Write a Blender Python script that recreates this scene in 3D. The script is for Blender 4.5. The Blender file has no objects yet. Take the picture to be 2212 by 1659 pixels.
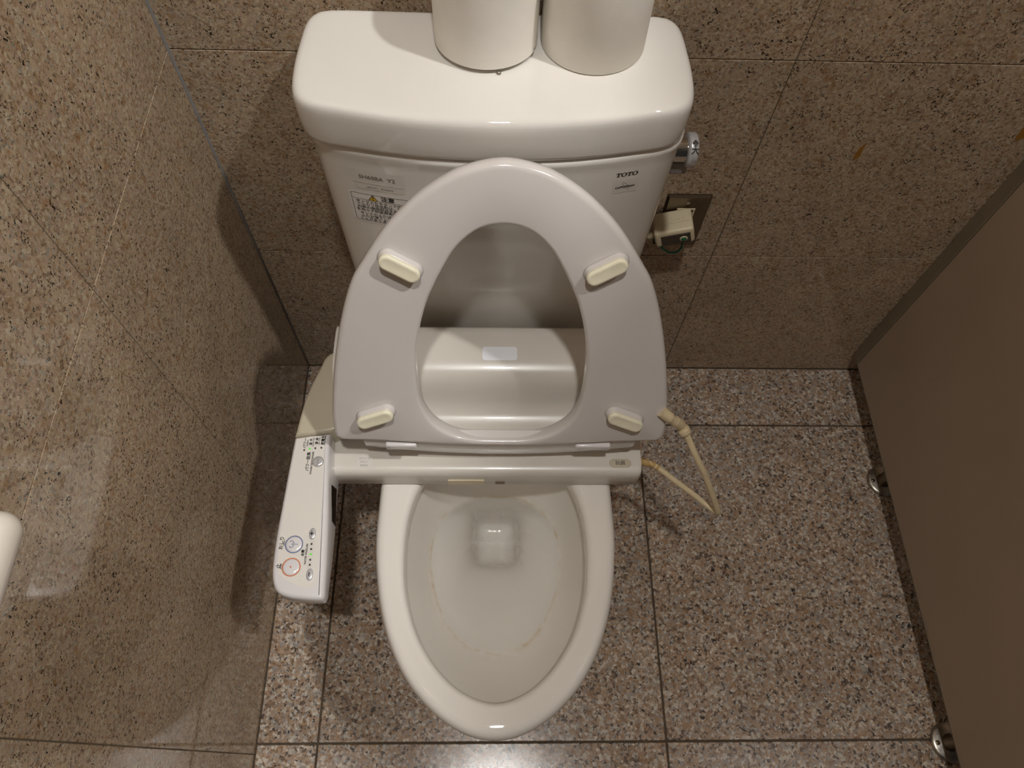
import bpy, bmesh, math, random
from mathutils import Vector, Matrix
from mathutils.bvhtree import BVHTree

random.seed(7)
scene = bpy.context.scene
C = scene.collection

# ------------------------------------------------------------------ camera
IMG_W = 2212.0
cam_d = bpy.data.cameras.new('camera')
cam = bpy.data.objects.new('camera', cam_d)
C.objects.link(cam)
cam_d.sensor_width = 36.0
cam_d.lens = 1591.35 * 36.0 / IMG_W
cam_d.clip_start = 0.02
_p, _y, _r = 1.08799, 0.05901, 0.05888
fwd = Vector((math.sin(_y) * math.cos(_p), math.cos(_y) * math.cos(_p), -math.sin(_p)))
rt = Vector((math.cos(_y), -math.sin(_y), 0))
up = rt.cross(fwd)
r2 = math.cos(_r) * rt + math.sin(_r) * up
u2 = -math.sin(_r) * rt + math.cos(_r) * up
M = Matrix((r2, u2, -fwd)).transposed().to_4x4()
M.translation = (-0.0172, -0.77903, 1.40625)
cam.matrix_world = M
scene.camera = cam

# ------------------------------------------------------------------ world, exposure
world = bpy.data.worlds.new('world')
scene.world = world
world.use_nodes = True
world.node_tree.nodes['Background'].inputs['Color'].default_value = (1.0, 0.97, 0.92, 1)
world.node_tree.nodes['Background'].inputs['Strength'].default_value = 0.02
scene.view_settings.view_transform = 'Standard'
scene.view_settings.look = 'None'
scene.view_settings.gamma = 1.0
scene.view_settings.use_curve_mapping = False
scene.view_settings.exposure = 0.0
LAMP_A = (1.235, -0.72)      # downlight of the next stall, shining over the partition
LAMP_B = (0.022, -0.96)      # downlight of this stall
POWER_A, POWER_B = 1060.0, 640.0

# ------------------------------------------------------------------ helpers
def lin(r, g, b):
    f = lambda c: c / 12.92 if c <= 0.04045 else ((c + 0.055) / 1.055) ** 2.4
    return (f(r / 255.0), f(g / 255.0), f(b / 255.0), 1.0)

def new_mat(name):
    m = bpy.data.materials.new(name)
    m.use_nodes = True
    nt = m.node_tree
    return m, nt, nt.nodes['Principled BSDF']

def ramp(nt, stops, interp='LINEAR'):
    n = nt.nodes.new('ShaderNodeValToRGB')
    cr = n.color_ramp
    cr.interpolation = interp
    while len(cr.elements) < len(stops):
        cr.elements.new(0.5)
    for e, (p, c) in zip(cr.elements, stops):
        e.position = p
        e.color = c if len(c) == 4 else (*c, 1)
    return n

def noise(nt, vec, scale, detail=3, rough=0.5, dist=0.0):
    n = nt.nodes.new('ShaderNodeTexNoise')
    n.inputs['Scale'].default_value = scale
    n.inputs['Detail'].default_value = detail
    n.inputs['Roughness'].default_value = rough
    n.inputs['Distortion'].default_value = dist
    nt.links.new(vec, n.inputs['Vector'])
    return n

def mix(nt, fac, a, b, blend='MIX'):
    n = nt.nodes.new('ShaderNodeMix')
    n.data_type = 'RGBA'
    n.blend_type = blend
    for key, v in ((0, fac), (6, a), (7, b)):
        if isinstance(v, (int, float)):
            n.inputs[key].default_value = v
        elif isinstance(v, tuple):
            n.inputs[key].default_value = v
        else:
            nt.links.new(v, n.inputs[key])
    return n.outputs[2]

def surf(name, col, rough=0.3, metal=0.0, coat=0.0, var=0.06, vscale=20.0, ior=1.5, bump=0.0, bscale=400.0, rvar=0.0):
    """plain procedural material: colour with a faint cloudy variation"""
    m, nt, b = new_mat(name)
    tc = nt.nodes.new('ShaderNodeTexCoord')
    n = noise(nt, tc.outputs['Object'], vscale, 3)
    d = tuple(c * (1 - var) for c in col[:3]) + (1,)
    l = tuple(min(1, c * (1 + var)) for c in col[:3]) + (1,)
    r = ramp(nt, [(0.3, d), (0.7, l)])
    nt.links.new(n.outputs['Fac'], r.inputs['Fac'])
    nt.links.new(r.outputs['Color'], b.inputs['Base Color'])
    b.inputs['Roughness'].default_value = rough
    b.inputs['Metallic'].default_value = metal
    b.inputs['IOR'].default_value = ior
    b.inputs['Coat Weight'].default_value = coat
    b.inputs['Coat Roughness'].default_value = 0.04
    if rvar:
        mr = nt.nodes.new('ShaderNodeMapRange')
        mr.inputs['To Min'].default_value = rough
        mr.inputs['To Max'].default_value = rough + rvar
        n2 = noise(nt, tc.outputs['Object'], vscale * 3, 4)
        nt.links.new(n2.outputs['Fac'], mr.inputs['Value'])
        nt.links.new(mr.outputs['Result'], b.inputs['Roughness'])
    if bump:
        n3 = noise(nt, tc.outputs['Object'], bscale, 2)
        bp = nt.nodes.new('ShaderNodeBump')
        bp.inputs['Strength'].default_value = bump
        bp.inputs['Distance'].default_value = 0.001
        nt.links.new(n3.outputs['Fac'], bp.inputs['Height'])
        nt.links.new(bp.outputs['Normal'], b.inputs['Normal'])
    return m

def granite(name, cell, stops, speck_col, speck_scale, speck_lo, speck_hi, blot_col, rough, rvar, bump, tint_lo, tint_hi, spec=0.5):
    m, nt, b = new_mat(name)
    tc = nt.nodes.new('ShaderNodeTexCoord')
    oi = nt.nodes.new('ShaderNodeObjectInfo')
    mul = nt.nodes.new('ShaderNodeMath'); mul.operation = 'MULTIPLY'
    mul.inputs[1].default_value = 37.0
    nt.links.new(oi.outputs['Random'], mul.inputs[0])
    add = nt.nodes.new('ShaderNodeVectorMath'); add.operation = 'ADD'
    nt.links.new(tc.outputs['Object'], add.inputs[0])
    nt.links.new(mul.outputs[0], add.inputs[1])
    vec0 = add.outputs[0]
    # wobble the grain outlines
    nw = noise(nt, vec0, cell * 0.9, 2)
    wob = nt.nodes.new('ShaderNodeVectorMath'); wob.operation = 'SCALE'
    wob.inputs['Scale'].default_value = 1.1 / cell
    nt.links.new(nw.outputs['Color'], wob.inputs[0])
    add2 = nt.nodes.new('ShaderNodeVectorMath'); add2.operation = 'ADD'
    nt.links.new(vec0, add2.inputs[0]); nt.links.new(wob.outputs[0], add2.inputs[1])
    vec = add2.outputs[0]
    vo = nt.nodes.new('ShaderNodeTexVoronoi')
    vo.inputs['Scale'].default_value = cell
    nt.links.new(vec, vo.inputs['Vector'])
    sep = nt.nodes.new('ShaderNodeSeparateColor')
    nt.links.new(vo.outputs['Color'], sep.inputs['Color'])
    cr = ramp(nt, stops)
    nt.links.new(sep.outputs['Red'], cr.inputs['Fac'])
    col = cr.outputs['Color']
    # finer grain inside the crystals
    fine = noise(nt, vec0, cell * 3.2, 3, 0.6)
    fr = ramp(nt, [(0.3, (0.72, 0.72, 0.72, 1)), (0.7, (1.22, 1.22, 1.22, 1))])
    nt.links.new(fine.outputs['Fac'], fr.inputs['Fac'])
    col = mix(nt, 1.0, col, fr.outputs['Color'], 'MULTIPLY')
    # cloudy tone over the slab
    cl = noise(nt, vec0, 9.0, 4, 0.55)
    clr = ramp(nt, [(0.32, tint_lo), (0.68, tint_hi)])
    nt.links.new(cl.outputs['Fac'], clr.inputs['Fac'])
    col = mix(nt, 1.0, col, clr.outputs['Color'], 'MULTIPLY')
    # rusty blotches
    bl = noise(nt, vec0, cell * 0.30, 2, 0.5)
    blr = ramp(nt, [(0.60, (0, 0, 0, 1)), (0.70, (0.6, 0.6, 0.6, 1))])
    nt.links.new(bl.outputs['Fac'], blr.inputs['Fac'])
    col = mix(nt, blr.outputs['Color'], col, blot_col)
    # dark mica flecks
    sp = noise(nt, vec0, speck_scale, 4, 0.62, 0.9)
    spr = ramp(nt, [(speck_lo, (0, 0, 0, 1)), (speck_hi, (1, 1, 1, 1))])
    clu = noise(nt, vec0, 55.0, 3, 0.55)
    cm = nt.nodes.new('ShaderNodeMath'); cm.operation = 'MULTIPLY_ADD'
    cm.inputs[1].default_value = 0.26; cm.inputs[2].default_value = -0.13
    nt.links.new(clu.outputs['Fac'], cm.inputs[0])
    ca = nt.nodes.new('ShaderNodeMath'); ca.operation = 'ADD'
    nt.links.new(sp.outputs['Fac'], ca.inputs[0]); nt.links.new(cm.outputs[0], ca.inputs[1])
    nt.links.new(ca.outputs[0], spr.inputs['Fac'])
    col = mix(nt, spr.outputs['Color'], col, speck_col)
    nt.links.new(col, b.inputs['Base Color'])
    b.inputs['Specular IOR Level'].default_value = spec
    mr = nt.nodes.new('ShaderNodeMapRange')
    mr.inputs['To Min'].default_value = rough
    mr.inputs['To Max'].default_value = rough + rvar
    nt.links.new(fine.outputs['Fac'], mr.inputs['Value'])
    nt.links.new(mr.outputs['Result'], b.inputs['Roughness'])
    if bump:
        bp = nt.nodes.new('ShaderNodeBump')
        bp.inputs['Strength'].default_value = bump
        bp.inputs['Distance'].default_value = 0.0006
        nt.links.new(fine.outputs['Fac'], bp.inputs['Height'])
        nt.links.new(bp.outputs['Normal'], b.inputs['Normal'])
    return m

def emit_mat(name, col, strength):
    m = bpy.data.materials.new(name)
    m.use_nodes = True
    nt = m.node_tree
    nt.nodes.clear()
    o = nt.nodes.new('ShaderNodeOutputMaterial')
    e = nt.nodes.new('ShaderNodeEmission')
    e.inputs['Color'].default_value = col
    e.inputs['Strength'].default_value = strength
    nt.links.new(e.outputs[0], o.inputs['Surface'])
    return m

# ------------------------------------------------------------------ mesh helpers
ORG = {}

def origin_of(o):
    v = Vector((0, 0, 0))
    while o is not None:
        v = v + o.location
        o = o.parent
    return v

def obj(name, verts, faces, mat, parent=None, smooth=True, label=None, org=None):
    """verts are world coordinates; stored relative to the parent's origin (or org)"""
    base = origin_of(parent) if parent else Vector((0, 0, 0))
    loc = Vector(org) - base if org is not None else Vector((0, 0, 0))
    o0 = base + loc
    me = bpy.data.meshes.new(name)
    me.from_pydata([tuple(Vector(v) - o0) for v in verts], [], faces)
    me.update()
    bm = bmesh.new(); bm.from_mesh(me)
    bmesh.ops.recalc_face_normals(bm, faces=bm.faces)
    bm.to_mesh(me); bm.free()
    if smooth:
        me.polygons.foreach_set('use_smooth', [True] * len(me.polygons))
    me.materials.append(mat)
    o = bpy.data.objects.new(name, me)
    o.location = loc
    C.objects.link(o)
    if parent:
        o.parent = parent
    if label:
        o['label'] = label
    return o

def from_bm(name, bm, mat, parent=None, smooth=True, label=None):
    verts = [v.co.copy() for v in bm.verts]
    bm.verts.index_update()
    faces = [[v.index for v in f.verts] for f in bm.faces]
    bm.free()
    return obj(name, verts, faces, mat, parent, smooth, label)

def thing(name, label, cat, loc, group=None):
    o = bpy.data.objects.new(name, None)
    o.empty_display_size = 0.05
    o.location = loc
    C.objects.link(o)
    o['label'] = label
    o['category'] = cat
    if group:
        o['group'] = group
    return o

def sharp(o, deg=35):
    """keep edges steeper than deg crisp"""
    me = o.data
    bm = bmesh.new(); bm.from_mesh(me)
    for e in bm.edges:
        if len(e.link_faces) == 2:
            e.smooth = e.calc_face_angle(0) < math.radians(deg)
    bm.to_mesh(me); bm.free()
    return o

def loft(rings, cap0=True, cap1=True, closed=False):
    n = len(rings[0])
    verts = [p for r in rings for p in r]
    faces = []
    m = len(rings)
    for i in range(m if closed else m - 1):
        a, b = i * n, ((i + 1) % m) * n
        for j in range(n):
            k = (j + 1) % n
            faces.append((a + j, a + k, b + k, b + j))
    if not closed:
        if cap0:
            faces.append(tuple(range(n - 1, -1, -1)))
        if cap1:
            faces.append(tuple(range((m - 1) * n, m * n)))
    return verts, faces

def box_bm(bm, lo, hi, bev=0.0, seg=2, mat4=None):
    t = bmesh.new()
    bmesh.ops.create_cube(t, size=1.0)
    lo, hi = Vector(lo), Vector(hi)
    c, s = (lo + hi) / 2, hi - lo
    for v in t.verts:
        v.co = Vector((v.co.x * s.x, v.co.y * s.y, v.co.z * s.z)) + c
    if bev:
        bmesh.ops.bevel(t, geom=list(t.edges), offset=bev, segments=seg, profile=0.5, affect='EDGES')
    if mat4 is not None:
        bmesh.ops.transform(t, matrix=mat4, verts=t.verts)
    me = bpy.data.meshes.new('tmp'); t.to_mesh(me); t.free()
    bm.from_mesh(me); bpy.data.meshes.remove(me)
    return bm

def box(name, lo, hi, mat, parent=None, bev=0.0, seg=2, mat4=None, smooth=False, label=None):
    o = from_bm(name, box_bm(bmesh.new(), lo, hi, bev, seg, mat4), mat, parent, smooth, label)
    return o

def catmull(pts, n, closed=False):
    P = [Vector(p) for p in pts]
    out = []
    m = len(P)
    segs = m if closed else m - 1
    for i in range(segs):
        p1, p2 = P[i], P[(i + 1) % m]
        p0 = P[i - 1] if (closed or i > 0) else p1 * 2 - p2
        p3 = P[(i + 2) % m] if (closed or i + 2 < m) else p2 * 2 - p1
        for k in range(n):
            t = k / n
            out.append(0.5 * ((2 * p1) + (p2 - p0) * t + (2 * p0 - 5 * p1 + 4 * p2 - p3) * t * t + (3 * p1 - p0 - 3 * p2 + p3) * t ** 3))
    if not closed:
        out.append(P[-1])
    return out

def tube(pts, rad, seg=12):
    """rad: number or function of the 0..1 position; returns verts, faces"""
    rings = []
    n = len(pts)
    prev = None
    for i, p in enumerate(pts):
        d = (pts[min(i + 1, n - 1)] - pts[max(i - 1, 0)]).normalized()
        if prev is None:
            a = d.orthogonal().normalized()
        else:
            a = (prev - d * prev.dot(d)).normalized()
        prev = a
        b = d.cross(a)
        r = rad(i / (n - 1)) if callable(rad) else rad
        rings.append([p + a * (r * math.cos(2 * math.pi * k / seg)) + b * (r * math.sin(2 * math.pi * k / seg)) for k in range(seg)])
    return loft(rings)

def lathe(profile, center, axis='Z', seg=48):
    """profile: (radius, height) list -> closed solid of revolution"""
    rings = []
    c = Vector(center)
    for r, h in profile:
        ring = []
        for k in range(seg):
            a = 2 * math.pi * k / seg
            u, v = max(r, 1e-5) * math.cos(a), max(r, 1e-5) * math.sin(a)
            ring.append(c + {'Z': Vector((u, v, h)), 'X': Vector((h, u, v)), 'Y': Vector((u, h, v))}[axis])
        rings.append(ring)
    return loft(rings)

def outline(half, n, center=(0.0, 0.0)):
    """half: (half_width, y) from front tip to back centre; returns n polar samples as (dx, dy) about center"""
    pts = list(half) + [(-w, y) for w, y in reversed(half[1:-1])]
    dense = [(p.x, p.y) for p in catmull([(a, b, 0) for a, b in pts], 14, True)]
    return polar(dense, n, center)

def polar(dense, n, center):
    cx, cy = center
    ang = sorted((math.atan2(y - cy, x - cx) % (2 * math.pi), math.hypot(x - cx, y - cy)) for x, y in dense)
    ang = [(ang[-1][0] - 2 * math.pi, ang[-1][1])] + ang + [(ang[0][0] + 2 * math.pi, ang[0][1])]
    res = []
    j = 0
    for i in range(n):
        a = 2 * math.pi * i / n
        while ang[j + 1][0] < a:
            j += 1
        (a0, r0), (a1, r1) = ang[j], ang[j + 1]
        t = 0 if a1 == a0 else (a - a0) / (a1 - a0)
        res.append(r0 + (r1 - r0) * t)
    return res

def ring_at(radii, center, z, inset=0.0, zf=None):
    n = len(radii)
    out = []
    for i, r in enumerate(radii):
        a = 2 * math.pi * i / n
        x, y = center[0] + (r - inset) * math.cos(a), center[1] + (r - inset) * math.sin(a)
        out.append(Vector((x, y, zf(x, y) if zf else z)))
    return out

def poly_prism(pts2, mapf, w0, w1):
    """outline pts2 -> prism between depth w0 and w1 through mapf(u, v, w)"""
    rings = [[mapf(u, v, w) for u, v in pts2] for w in (w0, w1)]
    return loft(rings)

def stadium(cu, cv, L, Wd, ang=0.0, n=10):
    pts = []
    r = Wd / 2
    h = L / 2 - r
    for s, a0 in ((1, -math.pi / 2), (-1, math.pi / 2)):
        for k in range(n + 1):
            a = a0 + math.pi * k / n
            pts.append((s * h + r * math.cos(a), r * math.sin(a)))
    ca, sa = math.cos(ang), math.sin(ang)
    return [(cu + u * ca - v * sa, cv + u * sa + v * ca) for u, v in pts]

def rrect(cu, cv, wd, ht, r, n=5):
    pts = []
    for sx, sy, a0 in ((1, -1, -90), (1, 1, 0), (-1, 1, 90), (-1, -1, 180)):
        for k in range(n + 1):
            a = math.radians(a0 + 90 * k / n)
            pts.append((cu + sx * (wd / 2 - r) + r * math.cos(a), cv + sy * (ht / 2 - r) + r * math.sin(a)))
    return pts

_TXT = {}
def text_geo(s, size):
    """lettering as flat polygons, centred; returns verts2d, faces"""
    key = s
    if key not in _TXT:
        cu = bpy.data.curves.new('t', 'FONT')
        cu.body = s
        cu.size = 1.0
        cu.resolution_u = 2
        cu.align_x = 'CENTER'
        cu.align_y = 'CENTER'
        o = bpy.data.objects.new('t', cu)
        C.objects.link(o)
        dg = bpy.context.evaluated_depsgraph_get()
        me = o.evaluated_get(dg).to_mesh()
        vs = [(v.co.x, v.co.y) for v in me.vertices]
        fs = [tuple(p.vertices) for p in me.polygons]
        o.evaluated_get(dg).to_mesh_clear()
        bpy.data.objects.remove(o)
        bpy.data.curves.remove(cu)
        _TXT[key] = (vs, fs)
    vs, fs = _TXT[key]
    return [(x * size, y * size) for x, y in vs], fs

def text(name, s, size, mapf, mat, parent, stretch=1.0, bold=0.0, label=None):
    vs, fs = text_geo(s, size)
    verts = [mapf(u * stretch, v) for u, v in vs]
    faces = list(fs)
    if bold:   # printed twice with a slight shift: heavier strokes
        for du, dv in ((bold, 0), (0, bold), (bold, bold)):
            k = len(verts)
            verts += [mapf(u * stretch + du, v + dv) for u, v in vs]
            faces += [tuple(i + k for i in f) for f in fs]
    return obj(name, verts, faces, mat, parent, False, label)

# ------------------------------------------------------------------ materials
MAT = {}
MAT['wall'] = granite('polished_wall_granite', 300,
    [(0.0, lin(140, 117, 96)), (0.2, lin(168, 146, 121)), (0.5, lin(188, 168, 141)), (0.72, lin(174, 148, 130)), (0.9, lin(196, 182, 158)), (1.0, lin(152, 145, 133))],
    lin(30, 25, 20), 300, 0.600, 0.630, lin(150, 112, 72), 0.03, 0.02, 0.0, (0.90, 0.90, 0.885, 1), (1.08, 1.07, 1.05, 1))
MAT['floor'] = granite('floor_granite', 225,
    [(0.0, lin(86, 79, 75)), (0.16, lin(150, 125, 103)), (0.40, lin(178, 154, 132)), (0.60, lin(148, 142, 136)), (0.82, lin(208, 198, 184)), (1.0, lin(166, 132, 100))],
    lin(54, 51, 50), 150, 0.59, 0.66, lin(154, 118, 86), 0.10, 0.10, 0.12, (0.90, 0.90, 0.90, 1), (1.10, 1.09, 1.08, 1))
MAT['grout'] = surf('joint_grout', lin(84, 71, 56), 0.9, var=0.25, vscale=60)
MAT['wgrout'] = surf('wall_joint_grout', lin(104, 92, 74), 0.85, var=0.35, vscale=25)
MAT['seal'] = surf('corner_sealant', lin(134, 132, 132), 0.5, var=0.12)
MAT['ceramic'] = surf('glazed_ceramic', lin(231, 227, 220), 0.02, var=0.01)
MAT['plastic'] = surf('seat_plastic', lin(216, 210, 206), 0.22, coat=0.35, var=0.01)
MAT['plastic_w'] = surf('base_plastic', lin(218, 212, 202), 0.28, coat=0.2, var=0.012)
MAT['panel_w'] = surf('panel_plastic', lin(226, 222, 222), 0.22, coat=0.3, var=0.01)
MAT['sheet'] = surf('panel_sheet', lin(229, 224, 216), 0.30, var=0.012)
MAT['beige'] = surf('beige_plastic', lin(196, 186, 164), 0.32, var=0.015)
MAT['rubber'] = surf('cream_rubber', lin(240, 234, 208), 0.45, var=0.04, vscale=60)
MAT['cable'] = surf('cable_pvc', lin(214, 196, 160), 0.42, var=0.07, vscale=50)
MAT['cable_old'] = surf('aged_cable_pvc', lin(190, 158, 104), 0.45, var=0.10, vscale=60)
MAT['paper'] = surf('tissue_paper', lin(244, 239, 230), 0.95, var=0.02, vscale=40, bump=0.25, bscale=900)
MAT['core'] = surf('cardboard', lin(160, 132, 98), 0.9, var=0.08)
MAT['steel'] = surf('brushed_steel', lin(120, 108, 92), 0.32, metal=1.0, var=0.08, vscale=90)
MAT['chrome'] = surf('chrome', lin(214, 210, 204), 0.12, metal=1.0, var=0.05)
MAT['worn'] = surf('worn_chrome', lin(200, 192, 180), 0.22, metal=1.0, var=0.45, vscale=70, rvar=0.25)
MAT['alu'] = surf('anodised_channel', lin(128, 116, 94), 0.5, metal=0.1, var=0.06)
MAT['laminate'] = surf('brown_laminate', lin(166, 147, 127), 0.36, var=0.04, vscale=6)
MAT['edge'] = surf('laminate_edge', lin(122, 106, 86), 0.5, var=0.06)
MAT['ivory'] = surf('ivory_plastic', lin(222, 208, 176), 0.35, var=0.03)
MAT['dark'] = surf('dark_plate', lin(66, 56, 46), 0.3, var=0.08)
MAT['black'] = surf('black_window', lin(14, 12, 11), 0.12, var=0.1)
MAT['ink'] = surf('black_ink', lin(58, 54, 50), 0.5, var=0.05)
MAT['ink_f'] = surf('faded_ink', lin(146, 138, 128), 0.5, var=0.05)
MAT['ink_g'] = surf('grey_ink', lin(160, 152, 140), 0.5, var=0.05)
MAT['blue'] = surf('blue_print', lin(112, 120, 158), 0.4, var=0.05)
MAT['orange'] = surf('orange_print', lin(206, 120, 78), 0.4, var=0.05)
MAT['yellow'] = surf('yellow_print', lin(214, 178, 40), 0.4, var=0.05)
MAT['label'] = surf('white_label', lin(238, 234, 230), 0.4, var=0.01)
MAT['label_b'] = surf('bluish_label', lin(240, 241, 246), 0.35, var=0.02)
MAT['label_g'] = surf('clear_label', lin(222, 217, 209), 0.3, var=0.01)
MAT['green'] = surf('green_wire', lin(22, 120, 100), 0.4, var=0.08)
MAT['gbutton'] = surf('green_button', lin(30, 98, 62), 0.3, var=0.08)
MAT['silver'] = surf('silver_paint', lin(206, 206, 208), 0.28, metal=0.35, var=0.03)
MAT['smoke'] = surf('grey_lever', lin(140, 134, 132), 0.25, var=0.06)
MAT['led_off'] = surf('led_off', lin(34, 32, 28), 0.3, var=0.05)
MAT['led_on'] = emit_mat('led_on', lin(90, 230, 60), 0.9)
MAT['ceil'] = surf('ceiling_paint', lin(176, 170, 160), 0.9, var=0.01)
MAT['holder'] = surf('holder_plastic', lin(226, 218, 206), 0.3, var=0.01)

# bowl glaze: ceramic with a lime ring along the water line and a faint yellowing below the rim
def bowl_material():
    m, nt, b = new_mat('bowl_glaze')
    tc = nt.nodes.new('ShaderNodeTexCoord')
    sx = nt.nodes.new('ShaderNodeSeparateXYZ')
    nt.links.new(tc.outputs['Object'], sx.inputs[0])
    n = noise(nt, tc.outputs['Object'], 26, 4, 0.6)
    nm = nt.nodes.new('ShaderNodeMath'); nm.operation = 'MULTIPLY_ADD'
    nm.inputs[1].default_value = 0.010; nm.inputs[2].default_value = -0.005
    nt.links.new(n.outputs['Fac'], nm.inputs[0])
    zz = nt.nodes.new('ShaderNodeMath'); zz.operation = 'ADD'
    nt.links.new(sx.outputs['Z'], zz.inputs[0]); nt.links.new(nm.outputs[0], zz.inputs[1])
    mr = nt.nodes.new('ShaderNodeMapRange')
    mr.inputs['From Min'].default_value = 0.215; mr.inputs['From Max'].default_value = 0.245
    nt.links.new(zz.outputs[0], mr.inputs['Value'])
    rr = ramp(nt, [(0.0, (0, 0, 0, 1)), (0.32, (0.05, 0.05, 0.05, 1)), (0.42, (1, 1, 1, 1)), (0.55, (0.25, 0.25, 0.25, 1)), (1.0, (0, 0, 0, 1))])
    nt.links.new(mr.outputs['Result'], rr.inputs['Fac'])
    n2 = noise(nt, tc.outputs['Object'], 34, 4, 0.7)
    r2_ = ramp(nt, [(0.38, (0, 0, 0, 1)), (0.66, (0.75, 0.75, 0.75, 1))])
    nt.links.new(n2.outputs['Fac'], r2_.inputs['Fac'])
    f = mix(nt, 1.0, rr.outputs['Color'], r2_.outputs['Color'], 'MULTIPLY')
    base = lin(235, 230, 222)
    col = mix(nt, f, base, lin(204, 176, 132))
    nt.links.new(col, b.inputs['Base Color'])
    b.inputs['Roughness'].default_value = 0.02
    return m
MAT['bowl'] = bowl_material()

def water_material():
    m = bpy.data.materials.new('water')
    m.use_nodes = True
    nt = m.node_tree
    nt.nodes.clear()
    o = nt.nodes.new('ShaderNodeOutputMaterial')
    tr = nt.nodes.new('ShaderNodeBsdfTransparent')
    tr.inputs['Color'].default_value = (0.985, 0.988, 0.985, 1)
    gl = nt.nodes.new('ShaderNodeBsdfGlossy')
    gl.inputs['Roughness'].default_value = 0.01
    fr = nt.nodes.new('ShaderNodeFresnel')
    fr.inputs['IOR'].default_value = 1.33
    tc = nt.nodes.new('ShaderNodeTexCoord')
    n = noise(nt, tc.outputs['Object'], 14, 2)
    bp = nt.nodes.new('ShaderNodeBump')
    bp.inputs['Strength'].default_value = 0.05
    bp.inputs['Distance'].default_value = 0.002
    nt.links.new(n.outputs['Fac'], bp.inputs['Height'])
    nt.links.new(bp.outputs['Normal'], gl.inputs['Normal'])
    mx = nt.nodes.new('ShaderNodeMixShader')
    nt.links.new(fr.outputs[0], mx.inputs[0])
    nt.links.new(tr.outputs[0], mx.inputs[1])
    nt.links.new(gl.outputs[0], mx.inputs[2])
    nt.links.new(mx.outputs[0], o.inputs['Surface'])
    return m
MAT['water'] = water_material()

# ------------------------------------------------------------------ the room
XL, XR, YF, ZC = -0.4141, 2.05, -1.95, 3.10

def structure(name, lo, hi, mat, label=None):
    o = box(name, lo, hi, mat)
    o['kind'] = 'structure'
    if label:
        o['label'] = label
    return o

def slab(parent, lo, hi, mat, bev):
    lo, hi = Vector(lo), Vector(hi)
    c = (lo + hi) / 2
    bm = box_bm(bmesh.new(), lo, hi, bev, 1)
    verts = [v.co.copy() for v in bm.verts]
    bm.verts.index_update()
    faces = [[v.index for v in f.verts] for f in bm.faces]
    bm.free()
    return obj('granite_tile', verts, faces, mat, parent, False, None, org=c)

floor = structure('floor', (XL - 0.1, YF - 0.05, -0.06), (XR + 0.05, 0.1, -0.0022), MAT['grout'])
gx = [XL, -0.3102, 0.2888, 0.8878, 1.4868, XR]
gy = [0.0, -0.138, -0.738, -1.338, YF]
g = 0.0018
for i in range(len(gx) - 1):
    for j in range(len(gy) - 1):
        slab(floor, (gx[i] + g, gy[j + 1] + g, -0.02), (gx[i + 1] - g, gy[j] - g, 0.0), MAT['floor'], 0.0009)

wall_back = structure('wall_back', (XL - 0.1, 0.0014, 0.0), (XR + 0.05, 0.1, ZC), MAT['wgrout'])
wx = [XL, 0.3587, 1.132, 1.905, XR]
wz = [0.0, 0.3963, 0.79, 1.186, 1.582, 1.978, 2.374, 2.77, ZC]
g = 0.0007
for i in range(len(wx) - 1):
    for j in range(len(wz) - 1):
        slab(wall_back, (wx[i] + g, 0.0, wz[j] + g), (wx[i + 1] - g, 0.012, wz[j + 1] - g), MAT['wall'], 0.0006)

wall_left = structure('wall_left', (XL - 0.1, YF - 0.05, 0.0), (XL - 0.0014, 0.0014, ZC), MAT['wgrout'])
ly = [-0.0, -0.3528, -0.7538, -1.155, -1.556, YF]
lz = [0.0, 0.79, 1.582, 2.374, ZC]
for i in range(len(ly) - 1):
    for j in range(len(lz) - 1):
        slab(wall_left, (XL - 0.012, ly[i + 1] + g, lz[j] + g), (XL, ly[i] - g, lz[j + 1] - g), MAT['wall'], 0.0006)

MAT['stain'] = surf('glue_stain', lin(150, 106, 40), 0.35, var=0.15, vscale=80)
for st in ([(0.5094, 0.6613), (0.5069, 0.6549), (0.5035, 0.6485), (0.5014, 0.6352), (0.5028, 0.6261), (0.5099, 0.6285), (0.5106, 0.6350), (0.5091, 0.6463), (0.5093, 0.6534)],
           [(0.7140, 0.6896), (0.7125, 0.6829), (0.7133, 0.6745), (0.7145, 0.6685), (0.7203, 0.6678), (0.7260, 0.6722), (0.7230, 0.6830)]):
    v_, f_ = loft([[Vector((x, y, z)) for x, z in st] for y in (-0.0001, -0.0005)])
    obj('glue_stain', v_, f_, MAT['stain'], wall_back, False, 'yellow brown glue stain on the granite')
seal_pts = [Vector((XL + 0.0004, -0.0004, z)) for z in (0.003, 0.6, 1.2, 1.8, 2.4, ZC)]
v_, f_ = tube(seal_pts, 0.0024, 10)
trim = obj('trim_1', v_, f_, MAT['seal'])
trim['kind'] = 'structure'
trim['label'] = 'grey sealant bead in the corner of the granite walls'

ceiling = structure('ceiling', (XL - 0.1, YF - 0.05, ZC), (XR + 0.05, 0.1, ZC + 0.05), MAT['ceil'])

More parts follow.
